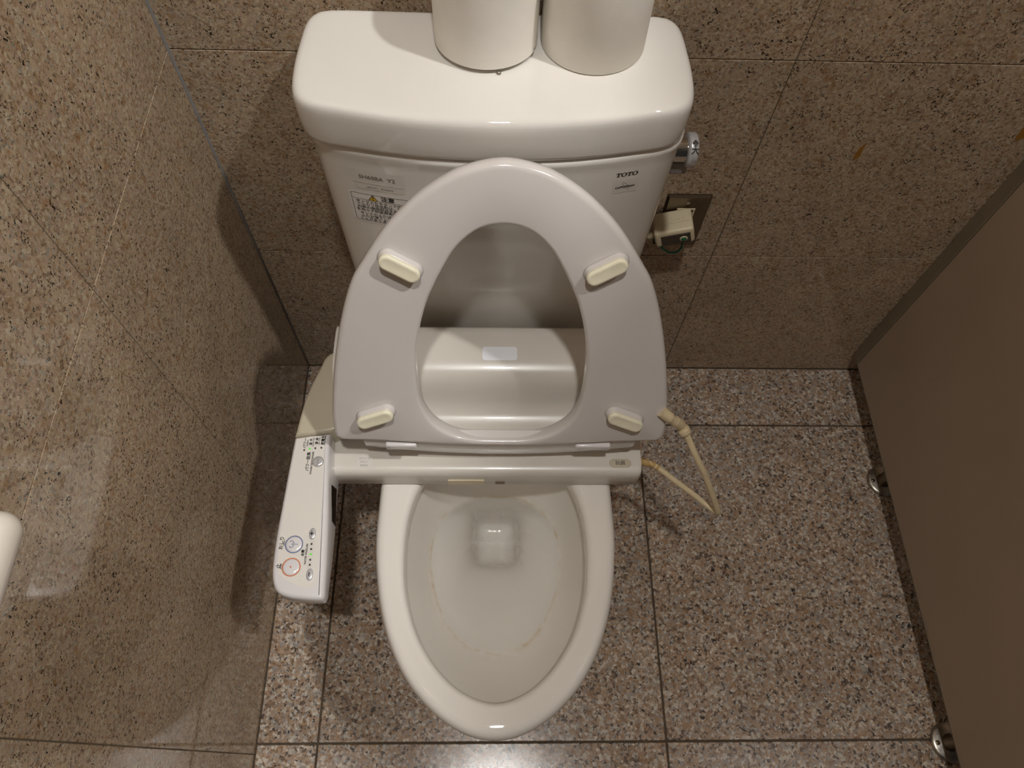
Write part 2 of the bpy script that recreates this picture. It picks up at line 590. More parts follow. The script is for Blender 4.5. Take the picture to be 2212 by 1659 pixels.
# downlights
def downlight(pos, power, label):
    t = thing('ceiling_light', label, 'lamp', (pos[0], pos[1], ZC), 'round ceiling downlights')
    v, f = lathe([(0.060, -0.0005), (0.060, -0.008), (0.066, -0.010), (0.076, -0.006), (0.078, -0.0005)], (pos[0], pos[1], ZC), 'Z', 48)
    f = [q for q in f if len(q) == 4]
    n = 48
    f += [(4 * n + j, 4 * n + (j + 1) % n, (j + 1) % n, j) for j in range(n)]
    obj('trim_ring', v, f, MAT['panel_w'], t)
    v, f = lathe([(0.0595, -0.001), (0.0595, -0.004), (0.058, -0.005)], (pos[0], pos[1], ZC), 'Z', 40)
    obj('diffuser', v, f, emit_mat('downlight_diffuser', (1.0, 0.985, 0.955, 1), power), t, False)
downlight(LAMP_A, POWER_A, 'round ceiling downlight beyond the brown partition')
downlight(LAMP_B, POWER_B, 'round ceiling downlight straight above the toilet bowl')

# ------------------------------------------------------------------ partition
PX, PT, PZ = 0.7518, 0.054, 0.0691
part = thing('toilet_partition', 'brown laminate partition panel on steel feet at the right of the stall', 'partition', (PX + PT / 2, -0.02, 0.0))
box('panel', (PX + 0.0015, -1.60, PZ + 0.002), (PX + PT - 0.0015, -0.0265, 2.09), MAT['laminate'], part, 0.001, 1)
box('edge_strip', (PX, -1.60, PZ), (PX + PT, -0.0265, PZ + 0.0045), MAT['edge'], part, 0.0008, 1)
box('wall_channel', (PX - 0.001, -0.0262, PZ), (PX + PT + 0.001, -0.0008, 2.09), MAT['alu'], part, 0.0008, 1, label='olive aluminium channel fixing the panel to the granite wall')
for fy in (-0.2625, -0.743, -1.25):
    c = (PX + 0.031, fy, 0)
    v, f = lathe([(0.0, 0.0003), (0.0315, 0.0003), (0.0325, 0.0012), (0.0315, 0.004), (0.027, 0.0062), (0.0, 0.0068)], c, 'Z', 48)
    ft = obj('foot_flange', v, f, MAT['worn'], part, label='round worn chrome floor flange')
    v, f = lathe([(0.0, 0.006), (0.0150, 0.006), (0.0135, 0.008), (0.0135, PZ - 0.0003), (0.0, PZ - 0.0003)], c, 'Z', 32)
    sharp(obj('foot_post', v, f, MAT['steel'], ft))
    for a in (180, 60, -60):
        sc_ = (c[0] + 0.0225 * math.cos(math.radians(a)), fy + 0.0225 * math.sin(math.radians(a)), 0.0064)
        v, f = lathe([(0.0, -0.001), (0.0042, -0.001), (0.0040, 0.0008), (0.0024, 0.0016), (0.0, 0.0008)], sc_, 'Z', 16)
        obj('screw', v, f, MAT['chrome'], ft)

# ------------------------------------------------------------------ toilet
X0 = -0.0099
toilet = thing('toilet', 'white ceramic toilet with a curved tank lid and open bowl', 'toilet', (X0, -0.40, 0.0))
N = 160
CB = (0.0, -0.50)
O_rim = outline([(0, -.7465), (.0285, -.7425), (.058, -.7295), (.0875, -.708), (.1173, -.6755), (.143, -.630), (.162, -.571), (.1725, -.496), (.1722, -.43), (.1712, -.394), (.169, -.33), (.167, -.25), (.165, -.16), (.163, -.09), (.158, -.052), (.145, -.041), (.10, -.04), (0, -.04)], N, CB)
I_rim = outline([(0, -.7023), (.0235, -.698), (.052, -.6835), (.080, -.657), (.1035, -.622), (.118, -.585), (.1268, -.545), (.1294, -.493), (.124, -.442), (.107, -.397), (.082, -.374), (.045, -.362), (0, -.358)], N, CB)
O_mid = outline([(0, -.700), (.03, -.696), (.07, -.672), (.105, -.63), (.130, -.56), (.138, -.48), (.138, -.40), (.138, -.30), (.138, -.18), (.134, -.09), (.122, -.058), (.09, -.05), (0, -.05)], N, CB)
O_base = outline([(0, -.622), (.04, -.617), (.078, -.598), (.104, -.56), (.113, -.50), (.114, -.43), (.114, -.34), (.114, -.22), (.112, -.10), (.100, -.066), (.07, -.06), (0, -.06)], N, CB)
W_ring = outline([(0, -.6183), (.022, -.615), (.041, -.6080), (.0695, -.583), (.089, -.544), (.0985, -.51), (.1015, -.480), (.0955, -.437), (.077, -.404), (.040, -.382), (0, -.3765)], N, (0, -.49))
CT = (0.0005, -.4255)
T_ring = polar([(x, y) for x, y in [(p.x, p.y) for p in catmull([(a, b, 0) for a, b in rrect(CT[0], CT[1], .073, .093, .017, 6)], 3, True)]], N, CT)
def shift(ring):
    return [p + Vector((X0, 0, 0)) for p in ring]
def blend(a, b, t):
    return [p.lerp(q, t) for p, q in zip(a, b)]
ZR = 0.370
R_rim = lambda z, ins=0: ring_at(O_rim, CB, z, ins)
R_in = lambda z, ins=0: ring_at(I_rim, CB, z, ins)
R_mid = ring_at(O_mid, CB, 0.20)
R_base = ring_at(O_base, CB, 0.0)
def setz(r, z):
    return [Vector((p.x, p.y, z)) for p in r]
rings = [setz(R_base, 0.0), setz(R_base, 0.03), setz(blend(R_base, R_mid, .12), 0.08), setz(blend(R_base, R_mid, .42), .13), setz(blend(R_base, R_mid, .8), .175),
         setz(blend(R_mid, R_rim(0), .12), .215), setz(blend(R_mid, R_rim(0), .42), .255), setz(blend(R_mid, R_rim(0), .75), .295), setz(blend(R_mid, R_rim(0), .93), .325),
         R_rim(.340, .0005), R_rim(.354, 0.0), R_rim(.361, .0012), R_rim(.3665, .0045), R_rim(.3692, .009), R_rim(ZR, .015),
         R_in(ZR, -.011), R_in(.3693, -.0065), R_in(.3665, -.0028), R_in(.362, -.0008), R_in(.354, 0.0), R_in(.344, -.0002), R_in(.338, -.002), R_in(.333, -.0065), R_in(.328, -.0078), R_in(.318, -.0062)]
Wr = ring_at(W_ring, (0, -.49), .225)
Tr = ring_at(T_ring, CT, .16)
I0 = R_in(.318, -.0062)
for t, z in ((.10, .305), (.24, .288), (.42, .268), (.62, .250), (.82, .235), (1.0, .225)):
    rings.append(setz(blend(I0, Wr, t), z))
for t, z in ((.16, .217), (.34, .209), (.52, .201), (.68, .193), (.80, .185), (.89, .177), (.95, .169), (.985, .160)):
    rings.append(setz(blend(Wr, Tr, t), z))
rings += [ring_at(T_ring, CT, .150, .0008), ring_at(T_ring, CT, .130, .0015), [Vector((p.x, p.y + .004, .105 - (p.y - CT[1]) * .25)) for p in ring_at(T_ring, CT, 0, .004)],
          [Vector((p.x, p.y + .006, .088 - (p.y - CT[1]) * .3)) for p in ring_at(T_ring, CT, 0, .012)], [Vector((p.x, p.y + .006, .082)) for p in ring_at(T_ring, CT, 0, .028)]]
v_, f_ = loft([shift(r) for r in rings])
obj('bowl', v_, f_, MAT['bowl'], toilet)
wv = shift(ring_at(W_ring, (0, -.49), .2262, -.0012))
wr = [wv] + [[p.lerp(Vector((X0, -.49, .2262)), t) for p in wv] for t in (.3, .6, .85)]
v_, f_ = loft(wr, False, True)
obj('water', v_, f_, MAT['water'], toilet, True, 'clear water standing in the bowl')

# tank
XT = -0.0125
NT = 192
CTK = (0.0, -0.10)
TK_top = outline([(0, -.1868), (.06, -.1848), (.11, -.1792), (.155, -.1708), (.187, -.1620), (.205, -.150), (.2135, -.130), (.2158, -.10), (.2145, -.06), (.2110, -.036), (.199, -.024), (.17, -.021), (.10, -.020), (0, -.020)], NT, CTK)
TK_bot = outline([(0, -.1745), (.06, -.1725), (.11, -.1675), (.152, -.160), (.182, -.150), (.197, -.138), (.2040, -.12), (.2055, -.10), (.2050, -.06), (.2015, -.036), (.191, -.026), (.16, -.0225), (.10, -.022), (0, -.022)], NT, CTK)
ZT0, ZT1 = 0.3715, 0.8005
tk = []
def tk_ring(z, ins=0):
    t = (z - ZT0) / (ZT1 - ZT0)
    return [p + Vector((XT, 0, 0)) for p in ring_at([a + (b - a) * t for a, b in zip(TK_bot, TK_top)], CTK, z, ins)]
for z, ins in ((ZT0, .02), (ZT0 + .003, .010), (ZT0 + .012, .003), (ZT0 + .03, 0), (.47, 0), (.54, 0), (.61, 0), (.68, 0), (.74, 0), (.775, 0), (.785, 0), (.791, -.0016), (.7965, -.0014), (.7995, .002), (ZT1, .007)):
    tk.append(tk_ring(z, ins))
v_, f_ = loft(tk)
tank = obj('tank', v_, f_, MAT['ceramic'], toilet)
TANK_BVH = BVHTree.FromPolygons([Vector(v) for v in v_], f_)
def on_tank(cx, cz, off=0.0004, rot=0.0):
    """maps (u, v) to a point printed on the bowed tank front round (cx, cz)"""
    ca, sa = math.cos(rot), math.sin(rot)
    def f(u, v, w=0.0):
        x, z = cx + u * ca - v * sa, cz + u * sa + v * ca
        hit = TANK_BVH.ray_cast(Vector((x, -1.0, z)), Vector((0, 1, 0)))[0]
        return Vector((x, hit.y - off - w, z))
    return f
# tank lid
XLID = -0.0165
LID = outline([(0, -.1915), (.04, -.1905), (.084, -.187), (.125, -.181), (.163, -.1735), (.192, -.1665), (.2085, -.156), (.2165, -.138), (.219, -.105), (.2178, -.068), (.2145, -.034), (.207, -.0185), (.192, -.0125), (.15, -.0115), (.08, -.011), (0, -.011)], NT, CTK)
lid = []
for z, ins in ((.8026, .010), (.8026, .0055), (.8045, .0030), (.809, .0018), (.825, .0008), (.8400, .0004), (.8465, .0006), (.8515, .0014), (.8550, .0034), (.8573, .0066), (.8582, .0105), (.8585, .018), (.8587, .05)):
    lid.append([p + Vector((XLID, 0, 0)) for p in ring_at(LID, CTK, z, ins)])
lid.append([p.lerp(Vector((XLID, -.10, .8590)), .6) for p in lid[-1]])
v_, f_ = loft(lid)
obj('tank_lid', v_, f_, MAT['ceramic'], toilet)

# prints on the tank
cl_c = (-0.125, 0.702)
cl_rot = -0.0
cl_map = on_tank(cl_c[0], cl_c[1], .0003)
def grid_label(name, wd, ht, mapf, mat, parent, w=0.0, nu=24, nv=10, r=.004, label=None):
    """rounded rectangle laid on a curved surface"""
    pts = rrect(0, 0, wd, ht, r, 4)
    us = sorted(set([-wd / 2 + wd * i / nu for i in range(nu + 1)]))
    def half(u):   # half height of the rounded rect at u
        d = abs(u) - (wd / 2 - r)
        return ht / 2 if d <= 0 else ht / 2 - r + math.sqrt(max(0, r * r - d * d))
    us = sorted(set(us + [s * (wd / 2 - r + r * math.sin(math.radians(a))) for s in (-1, 1) for a in (0, 25, 50, 70, 90)]))
    verts, faces = [], []
    for u in us:
        h = half(u)
        for j in range(nv + 1):
            verts.append(mapf(u, -h + 2 * h * j / nv, w))
    for i in range(len(us) - 1):
        for j in range(nv):
            a = i * (nv + 1) + j
            faces.append((a, a + 1, a + nv + 2, a + nv + 1))
    return obj(name, verts, faces, mat, parent, True, label)
def shear_map(mapf, k=0.0, du=0.0, dv=0.0, w=0.0):
    return lambda u, v: mapf(u + du, v + dv + k * u, w)
caution = grid_label('caution_label', .132, .056, cl_map, MAT['label'], tank, 0, label='white caution sticker with a yellow warning triangle')
frame = []
def strip_line(pts, wd, mapf, w):
    """thin printed line through 2-D points"""
    verts, faces = [], []
    for a, b in zip(pts[:-1], pts[1:]):
        d = Vector((b[0] - a[0], b[1] - a[1], 0)); L = d.length
        if L < 1e-7:
            continue
        n_ = Vector((-d.y, d.x, 0)) / L * wd / 2
        m_ = max(1, int(L / .006))
        for k in range(m_):
            p, q = Vector((a[0], a[1], 0)).lerp(Vector((b[0], b[1], 0)), k / m_), Vector((a[0], a[1], 0)).lerp(Vector((b[0], b[1], 0)), (k + 1) / m_)
            i0 = len(verts)
            verts += [mapf(*(p + n_).xy, w), mapf(*(p - n_).xy, w), mapf(*(q - n_).xy, w), mapf(*(q + n_).xy, w)]
            faces.append((i0, i0 + 1, i0 + 2, i0 + 3))
    return verts, faces
fr_pts = rrect(0, 0, .126, .050, .003, 4)
v_, f_ = strip_line(fr_pts + fr_pts[:1], .0006, cl_map, .0002)
v2, f2 = strip_line([(-.063, .0150), (.063, .0150)], .0005, cl_map, .0002)
f_ += [tuple(i + len(v_) for i in q) for q in f2]; v_ += v2
obj('border_line', v_, f_, MAT['ink'], caution, False)
tri_c = (-.0365, .0195)
v_ = [cl_map(tri_c[0] + a, tri_c[1] + b, .0003) for a, b in ((-.0062, -.0048), (.0062, -.0048), (0, .0058))]
obj('warning_triangle', v_, [(0, 1, 2)], MAT['ink'], caution, False)
v_ = [cl_map(tri_c[0] + a, tri_c[1] + b, .0004) for a, b in ((-.0048, -.0040), (.0048, -.0040), (0, .0042))]
obj('warning_triangle', v_, [(0, 1, 2)], MAT['yellow'], caution, False)
text('lettering', '!', .0085, shear_map(cl_map, 0, tri_c[0], tri_c[1] - .0008, .0005), MAT['ink'], caution, bold=.0003)
text('lettering', '注意', .0085, shear_map(cl_map, 0, tri_c[0] + .018, tri_c[1] + .0002, .0003), MAT['ink'], caution, bold=.0004)
for i, s in enumerate(('タンクふたやタンク内部の掃除には、酸性や', 'アルカリ性洗剤は、使用しない', '内部の樹脂部品を傷め、不動作して家財など', 'をぬらす財産損害発生のおそれがあります。', 'タンクのふたは強く押したり', 'ふたが落下してけがをしたり、破損する', 'ことがあります。')):
    sz = .0056
    vs, _ = text_geo(s, sz)
    wd = max(a for a, b in vs) - min(a for a, b in vs)
    text('lettering', s, sz, shear_map(cl_map, 0, -.059 + (.001 if i < 4 else .003) + wd / 2, .0108 - i * .0053 - (.0012 if i > 3 else 0), .0003), MAT['ink'], caution, bold=.0001)
# model number plates, almost washed out
mp = on_tank(-.152, .757, .0003)
plate = grid_label('number_label', .064, .021, mp, MAT['label_g'], tank, r=.003)
text('lettering', 'SH60BA  Y2', .0085, shear_map(mp, 0, 0, 0, .0002), MAT['ink_f'], plate, bold=.0003)
mp2 = on_tank(-.150, .7405, .0003)
plate = grid_label('number_label', .058, .0085, mp2, MAT['label_g'], tank, r=.002, nv=4)
text('lettering', '#NW1  B10403', .0048, shear_map(mp2, 0, 0, 0, .0002), MAT['ink_f'], plate)

# maker's name, drawn as slanted serif capitals
lg = on_tank(.1368, .7692, .0003)
lh, lw = .0062, .0058
def slab_T(cu):
    s = .10
    P = []
    def q(pts):
        P.append([(cu + u * lw + s * v * lh, (v - .5) * lh) for u, v in pts])
    q([(-.5, .82), (.5, .82), (.5, 1), (-.5, 1)]); q([(-.5, .66), (-.42, .66), (-.36, .86), (-.5, .86)]); q([(.42, .66), (.5, .66), (.5, .86), (.36, .86)])
    q([(-.15, .1), (.15, .1), (.15, .88), (-.15, .88)]); q([(-.3, 0), (.3, 0), (.3, .15), (-.3, .15)])
    return P
def ring_O(cu):
    s = .10
    P = []
    n = 24
    for k in range(n):
        quad = []
        for kk, sc2 in ((k, 1), (k + 1, 1), (k + 1, 0), (k, 0)):
            a = 2 * math.pi * kk / n
            u, v = (.62 * math.cos(a), .5 + .53 * math.sin(a)) if sc2 else (.31 * math.cos(a), .5 + .40 * math.sin(a))
            quad.append((cu + u * lw + s * v * lh, (v - .5) * lh))
        P.append(quad)
    return P
lv, lf = [], []
for shp in (slab_T(-.0096), ring_O(-.0032), slab_T(.0034), ring_O(.0098)):
    for quad in shp:
        i0 = len(lv)
        lv += [lg(u, v, .0001) for u, v in quad]
        lf.append(tuple(range(i0, i0 + 4)))
obj('logo_lettering', lv, lf, MAT['ink'], tank, False, 'black serif capitals printed on the tank')
em = on_tank(.1388, .7490, .0003)
stick = grid_label('emblem_label', .030, .022, em, MAT['label_g'], tank, nu=6, nv=4, r=.002)
text('lettering', 'CeFiONtect', .0046, shear_map(em, .06, -.0008, -.001, .0003), MAT['ink'], stick, bold=.00025)
ell = [(.0056 * math.cos(a) * .62 - .0064 * math.sin(a) * .45, .0062 * math.sin(a) + .0018 * math.cos(a) * -1.2 + .0008) for a in [2 * math.pi * k / 40 for k in range(41)]]
v_, f_ = strip_line(ell, .0003, em, .0003)
obj('emblem_ring', v_, f_, MAT['ink'], stick, False)

# flush knob on the right side of the tank
KY, KZ, KX = -0.108, 0.7460, 0.2000
v_, f_ = lathe([(0.0, -.006), (.0150, -.006), (.0150, .020), (.0, .020)], (KX, KY, KZ), 'X', 40)
knob = sharp(obj('flush_knob', v_, f_, MAT['chrome'], toilet, label='chrome flush knob with a white ring'))
v_, f_ = lathe([(0.0, .018), (.0185, .018), (.0205, .0195), (.0208, .022), (.0206, .0275), (.0195, .0295), (.016, .031), (0.0, .0315)], (KX, KY, KZ), 'X', 48)
obj('knob_ring', v_, f_, MAT['silver'], knob)
box('lever', (KX + .004, KY - .006, KZ - .036), (KX + .026, KY + .006, KZ - .016), MAT['smoke'], knob, .002, 2)
def on_knob(a0):
    # u runs along the axis, v round the ring
    def f(u, v, w=0):
        a = a0 + v / .0210
        return Vector((KX + .0248 + u, KY - .0211 * math.cos(a), KZ + .0211 * math.sin(a)))
    return f
text('lettering', '大', .0100, on_knob(math.radians(40)), MAT['ink'], knob, bold=.0004)
text('lettering', '♠', .0080, on_knob(math.radians(66)), MAT['ink'], knob)
text('lettering', '小', .0060, on_knob(math.radians(4)), MAT['ink_f'], knob)

# ------------------------------------------------------------------ bidet seat unit
bidet = thing('bidet_seat', 'grey-white electric bidet seat raised upright with a control panel arm', 'bidet seat', (X0, -0.33, 0.372))
BASE_Z = 0.3715
prof = [(-.198, BASE_Z), (-.198, .470), (-.200, .480), (-.206, .4855), (-.216, .4875), (-.235, .4880), (-.255, .4865), (-.272, .482), (-.282, .4755), (-.289, .466), (-.295, .452), (-.301, .438), (-.309, .4275), (-.320, .4215), (-.335, .4190), (-.355, .4175), (-.375, .4165), (-.392, .4162), (-.4005, .4150), (-.4045, .4115), (-.4060, .4055), (-.4060, BASE_Z + .003), (-.4035, BASE_Z)]
def base_section(x, ins):
    cy, cz = -.31, .41
    out = []
    for y, z in prof:
        d = Vector((y - cy, z - cz)); L = d.length
        q = Vector((cy, cz)) + d * max(0.0, (L - ins) / L)
        out.append(Vector((x, q.x, max(q.y, BASE_Z))))
    return out
xs = [(-.2440, .0), (-.20, 0), (-.1, 0), (0, 0), (.1, 0), (.15, 0), (.190, 0), (.1955, .0004), (.1985, .0022), (.1995, .0055)]
v_, f_ = loft([base_section(x, i) for x, i in xs])
base = sharp(obj('base_unit', v_, f_, MAT['plastic_w'], bidet), 50)
BASE_BVH = BVHTree.FromPolygons([Vector(v) for v in v_], f_)
def on_base(cx, cy, off=.0003):
    def f(u, v, w=0.0):
        x, y = cx + u, cy + v
        hit = BASE_BVH.ray_cast(Vector((x, y, 1.0)), Vector((0, 0, -1)))[0]
        return Vector((x, y, hit.z + off + w))
    return f
nz = box('nozzle_cover', (-.0805, -.4078, .3760), (-.0270, -.404, .3930), MAT['ivory'], base, .001, 2, label='cream nozzle flap in the front edge')
box('nozzle_notch', (-.0120, -.4065, .3735), (.0035, -.403, .3850), MAT['edge'], base, .002, 2)
lb = grid_label('warning_label', .050, .021, on_base(-.006, -.2485), MAT['label_b'], base, nu=8, nv=6, r=.004, label='bluish white blank sticker on the base unit')
am = on_base(.1687, -.3890)
ov = [(u, v) for u, v in stadium(0, 0, .031, .0125)]
oval = grid_label('antibacterial_label', .031, .0125, am, MAT['beige'], base, nu=8, nv=6, r=.0062)
v_, f_ = strip_line(ov + ov[:1], .0005, am, .0002)
obj('border_line', v_, f_, MAT['ink_g'], oval, False)
text('lettering', '抗菌', .0075, lambda u, v: am(u, v, .0002), MAT['ink_g'], oval, bold=.0004)
wl = on_base(-.1985, -.3885)
cl = grid_label('colour_label', .022, .0165, wl, MAT['label_g'], base, nu=6, nv=6, r=.001)
for i, s in enumerate(('ホワイト', 'グレー', '#NG2')):
    text('lettering', s, .0042, lambda u, v, i=i: wl(u, v + .005 - i * .005, .0002), MAT['ink_f'], cl)

# control panel arm
Z_P = .4560
def z_under(y):
    return .3735 if y > -.40 else .3735 + (-.40 - y) / .19 * .052
def panel_body(dense, top, cr=.004):
    m = len(dense)
    area = sum(dense[i - 1][0] * dense[i][1] - dense[i][0] * dense[i - 1][1] for i in range(m))
    sg = 1.0 if area > 0 else -1.0
    P = [Vector(p) for p in dense]
    def ring(ins, zf):
        out = []
        for i in range(m):
            d1, d2 = (P[i] - P[i - 1]).normalized(), (P[(i + 1) % m] - P[i]).normalized()
            n1, n2 = Vector((-d1.y, d1.x)) * sg, Vector((-d2.y, d2.x)) * sg
            q = P[i] + (n1 + n2) / max(.35, 1 + n1.dot(n2)) * ins
            out.append(Vector((q.x, q.y, zf(q.y))))
        return out
    rs = [ring(.006, z_under), ring(.0015, lambda y: z_under(y) + .0012), ring(0, lambda y: z_under(y) + .006),
          ring(0, lambda y: top - cr * 1.8), ring(.0007, lambda y: top - cr), ring(.0020, lambda y: top - cr * .4), ring(.0040, lambda y: top - cr * .08), ring(.0060, lambda y: top)]
    return loft(rs)
def open_curve(pts, n=6):
    return [(p.x, p.y) for p in catmull([(a, b, 0) for a, b in pts], n)]
left_edge = open_curve([(-.2914, -.3674), (-.2938, -.4120), (-.2957, -.4583), (-.2977, -.5086), (-.2970, -.5480), (-.2930, -.5690), (-.2855, -.5800), (-.2720, -.5855), (-.2550, -.5880), (-.2345, -.5893), (-.2285, -.5873), (-.2268, -.5810), (-.2274, -.5700), (-.2292, -.5329), (-.2330, -.4800), (-.2370, -.4386), (-.2405, -.3920), (-.2425, -.3606)], 5)
v_, f_ = panel_body(left_edge, Z_P)
panel = sharp(obj('control_panel', v_, f_, MAT['panel_w'], bidet, label='white control panel with round buttons and printed characters'), 50)
rear_edge = open_curve([(-.2912, -.3658), (-.2880, -.3360), (-.2836, -.3063), (-.2762, -.2790), (-.2690, -.2580), (-.2635, -.2410), (-.2560, -.2320), (-.2460, -.2285), (-.2350, -.2280)], 5) + [(-.2060, -.2280), (-.2060, -.3440), (-.2425, -.3590)]
v_, f_ = panel_body(rear_edge, Z_P + .0006, .0030)
sharp(obj('rear_cover', v_, f_, MAT['beige'], bidet, label='beige rear cover of the control arm'), 50)
def on_panel(cx, cy, w0=.0):
    # text runs away from the viewer (+y), its top towards the wall (-x)
    return lambda u, v, w=0.0: Vector((cx - v, cy + u, Z_P + .0007 + w0 + w))
sheet_pts = [(-.2872, -.3700), (-.268, -.3665), (-.2492, -.3650), (-.2486, -.3680), (-.2466, -.405), (-.2434, -.46), (-.2392, -.52), (-.2366, -.5560), (-.2372, -.5660), (-.2415, -.5735), (-.2480, -.5755), (-.2625, -.5715), (-.2790, -.5640), (-.2865, -.5570), (-.2900, -.5450), (-.2918, -.5090), (-.2908, -.4500), (-.2890, -.4050), (-.2878, -.3740)]
v_, f_ = loft([[Vector((x, y, z)) for x, y in sheet_pts] for z in (Z_P - .002, Z_P + .0004)])
sheet = obj('panel_sheet', v_, f_, MAT['sheet'], panel, False, 'printed top sheet of the control panel')

def disc(name, cx, cy, rx, ry, h, mat, parent, dome=.0006, z0=None):
    z0 = Z_P if z0 is None else z0
    rr = []
    for s, z in ((1, z0), (1, z0 + h * .6), (.93, z0 + h), (.6, z0 + h + dome * .6), (.2, z0 + h + dome)):
        rr.append([Vector((cx + rx * s * math.cos(2 * math.pi * k / 36), cy + ry * s * math.sin(2 * math.pi * k / 36), z)) for k in range(36)])
    v, f = loft(rr)
    return obj(name, v, f, mat, parent)
def ring_print(name, cx, cy, r0, r1, z, mat, parent):
    n = 40
    v = [Vector((cx + r * math.cos(2 * math.pi * k / n), cy + r * math.sin(2 * math.pi * k / n), z)) for r in (r0, r1) for k in range(n)]
    f = [(k, (k + 1) % n, n + (k + 1) % n, n + k) for k in range(n)]
    return obj(name, v, f, mat, parent, False)
ring_z = Z_P + .0009
b = disc('wash_button', -.2720, -.5189, .0103, .0103, .0016, MAT['panel_w'], panel)
ring_print('button_ring', -.2720, -.5189, .0103, .0116, ring_z, MAT['blue'], panel)
# wash pictogram: rounded 3-shape with a small water jet
def arc(cu, cv, r, a0, a1, n=12):
    return [(cu + r * math.cos(math.radians(a0 + (a1 - a0) * k / n)), cv + r * math.sin(math.radians(a0 + (a1 - a0) * k / n))) for k in range(n + 1)]
bm_map = lambda u, v, w=0.0: Vector((-.2720 + u, -.5189 + v, Z_P + .00225 + w))
sv, sf = strip_line(arc(-.0030, .0021, .0023, 170, -80) + arc(-.0030, -.0021, .0023, 80, -170), .0008, bm_map, 0)
for ln in ([(.0012, .0), (.0058, .0)], [(.0012, .0), (-.0002, .0020)], [(.0012, .0), (-.0002, -.0020)]):
    v2, f2 = strip_line(ln, .0006, bm_map, 0)
    sf += [tuple(i + len(sv) for i in q) for q in f2]; sv += v2
obj('pictogram', sv, sf, MAT['blue'], b, False)
b = disc('stop_button', -.2718, -.5483, .0106, .0106, .0016, MAT['panel_w'], panel)
ring_print('button_ring', -.2718, -.5483, .0106, .0119, ring_z, MAT['orange'], panel)
disc('dot', -.2722, -.5483, .0012, .0012, .0004, MAT['orange'], b, .0002, Z_P + .0019)
b = disc('menu_button', -.2542, -.4040, .0072, .0072, .0016, MAT['silver'], panel)
ring_print('button_ring', -.2542, -.4040, .0072, .0078, ring_z, MAT['ink_g'], panel)
text('lettering', 'MENU', .0042, lambda u, v: Vector((-.2542 - v, -.4040 + u, Z_P + .00235)), MAT['ink_f'], b)
for (cx, cy, s) in ((-.2499, -.5048, '+'), (-.2472, -.5577, '−')):
    b = disc('pressure_button', cx, cy, .0044, .0078, .0016, MAT['silver'], panel)
    text('lettering', s, .0105, lambda u, v, cx=cx, cy=cy: Vector((cx - v, cy + u, Z_P + .0024)), MAT['ink'], b, bold=.0002)
strip = rrect(-.2490, -.5317, .0060, .040, .0025)
obj('indicator_strip', [Vector((x, y, Z_P + .0006)) for x, y in strip], [tuple(range(len(strip)))], MAT['label_g'], panel, False)
for k, cy in enumerate((-.5183, -.5250, -.5316, -.5388, -.5453)):
    disc('indicator_lamp', -.2495 + k * .00022, cy, .0012, .0014, .0005, MAT['led_on'] if k == 2 else MAT['led_off'], panel, .0003, Z_P + .0005)
for k, (cx, cy) in enumerate(((-.2752, -.3871), (-.2678, -.3850), (-.2603, -.3842), (-.2521, -.3835))):
    disc('indicator_lamp', cx, cy, .0012, .0014, .0004, MAT['led_on'] if k == 1 else MAT['led_off'], panel, .0003, Z_P + .0005)
for s, sz, cx, cy, mt, bd in (
        ('おしり', .0060, -.2882, -.5170, 'ink', .0002), ('SPRAY', .0030, -.2848, -.5165, 'ink_f', .0001),
        ('止', .0066, -.2878, -.5470, 'ink', .0002), ('STOP', .0030, -.2845, -.5475, 'ink_f', .0001),
        ('水勢', .0044, -.2590, -.5300, 'ink', .0003), ('WATER PRESSURE', .0034, -.2548, -.5315, 'ink', .00015),
        ('パワー脱臭', .0056, -.2676, -.4040, 'ink', .0002), ('POWER DEODORIZER', .0033, -.2622, -.4060, 'ink_f', .0002),
        ('パワー', .0054, -.2748, -.3768, 'ink_f', .0002), ('温 水', .0046, -.2670, -.3748, 'ink', .0002), ('便 座', .0046, -.2588, -.3735, 'ink', .0002), ('節電中', .0046, -.2508, -.3722, 'ink', .0002)):
    text('lettering', s, sz, on_panel(cx, cy), MAT[mt], panel, bold=bd)
for s, cx, cy in (('POWERED', -.2715, -.3768), ('WATER TEMP', -.2636, -.3750), ('SEAT TEMP', -.2554, -.3738), ('ENERGY SAVER', -.2482, -.3725)):
    text('lettering', s, .0021, on_panel(cx, cy), MAT['ink'], panel, bold=.0001)
# raised braille dots beside the buttons
for cx, cy in ((-.2560, -.5045), (-.2560, -.5085), (-.2530, -.5045), (-.2560, -.5118), (-.2530, -.5118), (-.2580, -.5500), (-.2560, -.5600), (-.2588, -.5640), (-.2555, -.5655)):
    disc('braille_dot', cx, cy, .0006, .0006, .0005, MAT['sheet'], panel, .0003, Z_P + .0003)
# infrared window on the side facing the bowl
def side_x(y):
    pts = [(-.2370, -.4386), (-.233, -.4800)]
    t = (y - pts[0][1]) / (pts[1][1] - pts[0][1])
    return pts[0][0] + (pts[1][0] - pts[0][0]) * t
win = [(-.4285, .4330), (-.4225, .3960), (-.4790, .4020), (-.4790, .4270)]
v_, f_ = loft([[Vector((side_x(y) + d, y, z)) for y, z in win] for d in (-.003, .0006)])
obj('sensor_window', v_, f_, MAT['black'], panel, False, 'black sensor window in the side of the control panel')

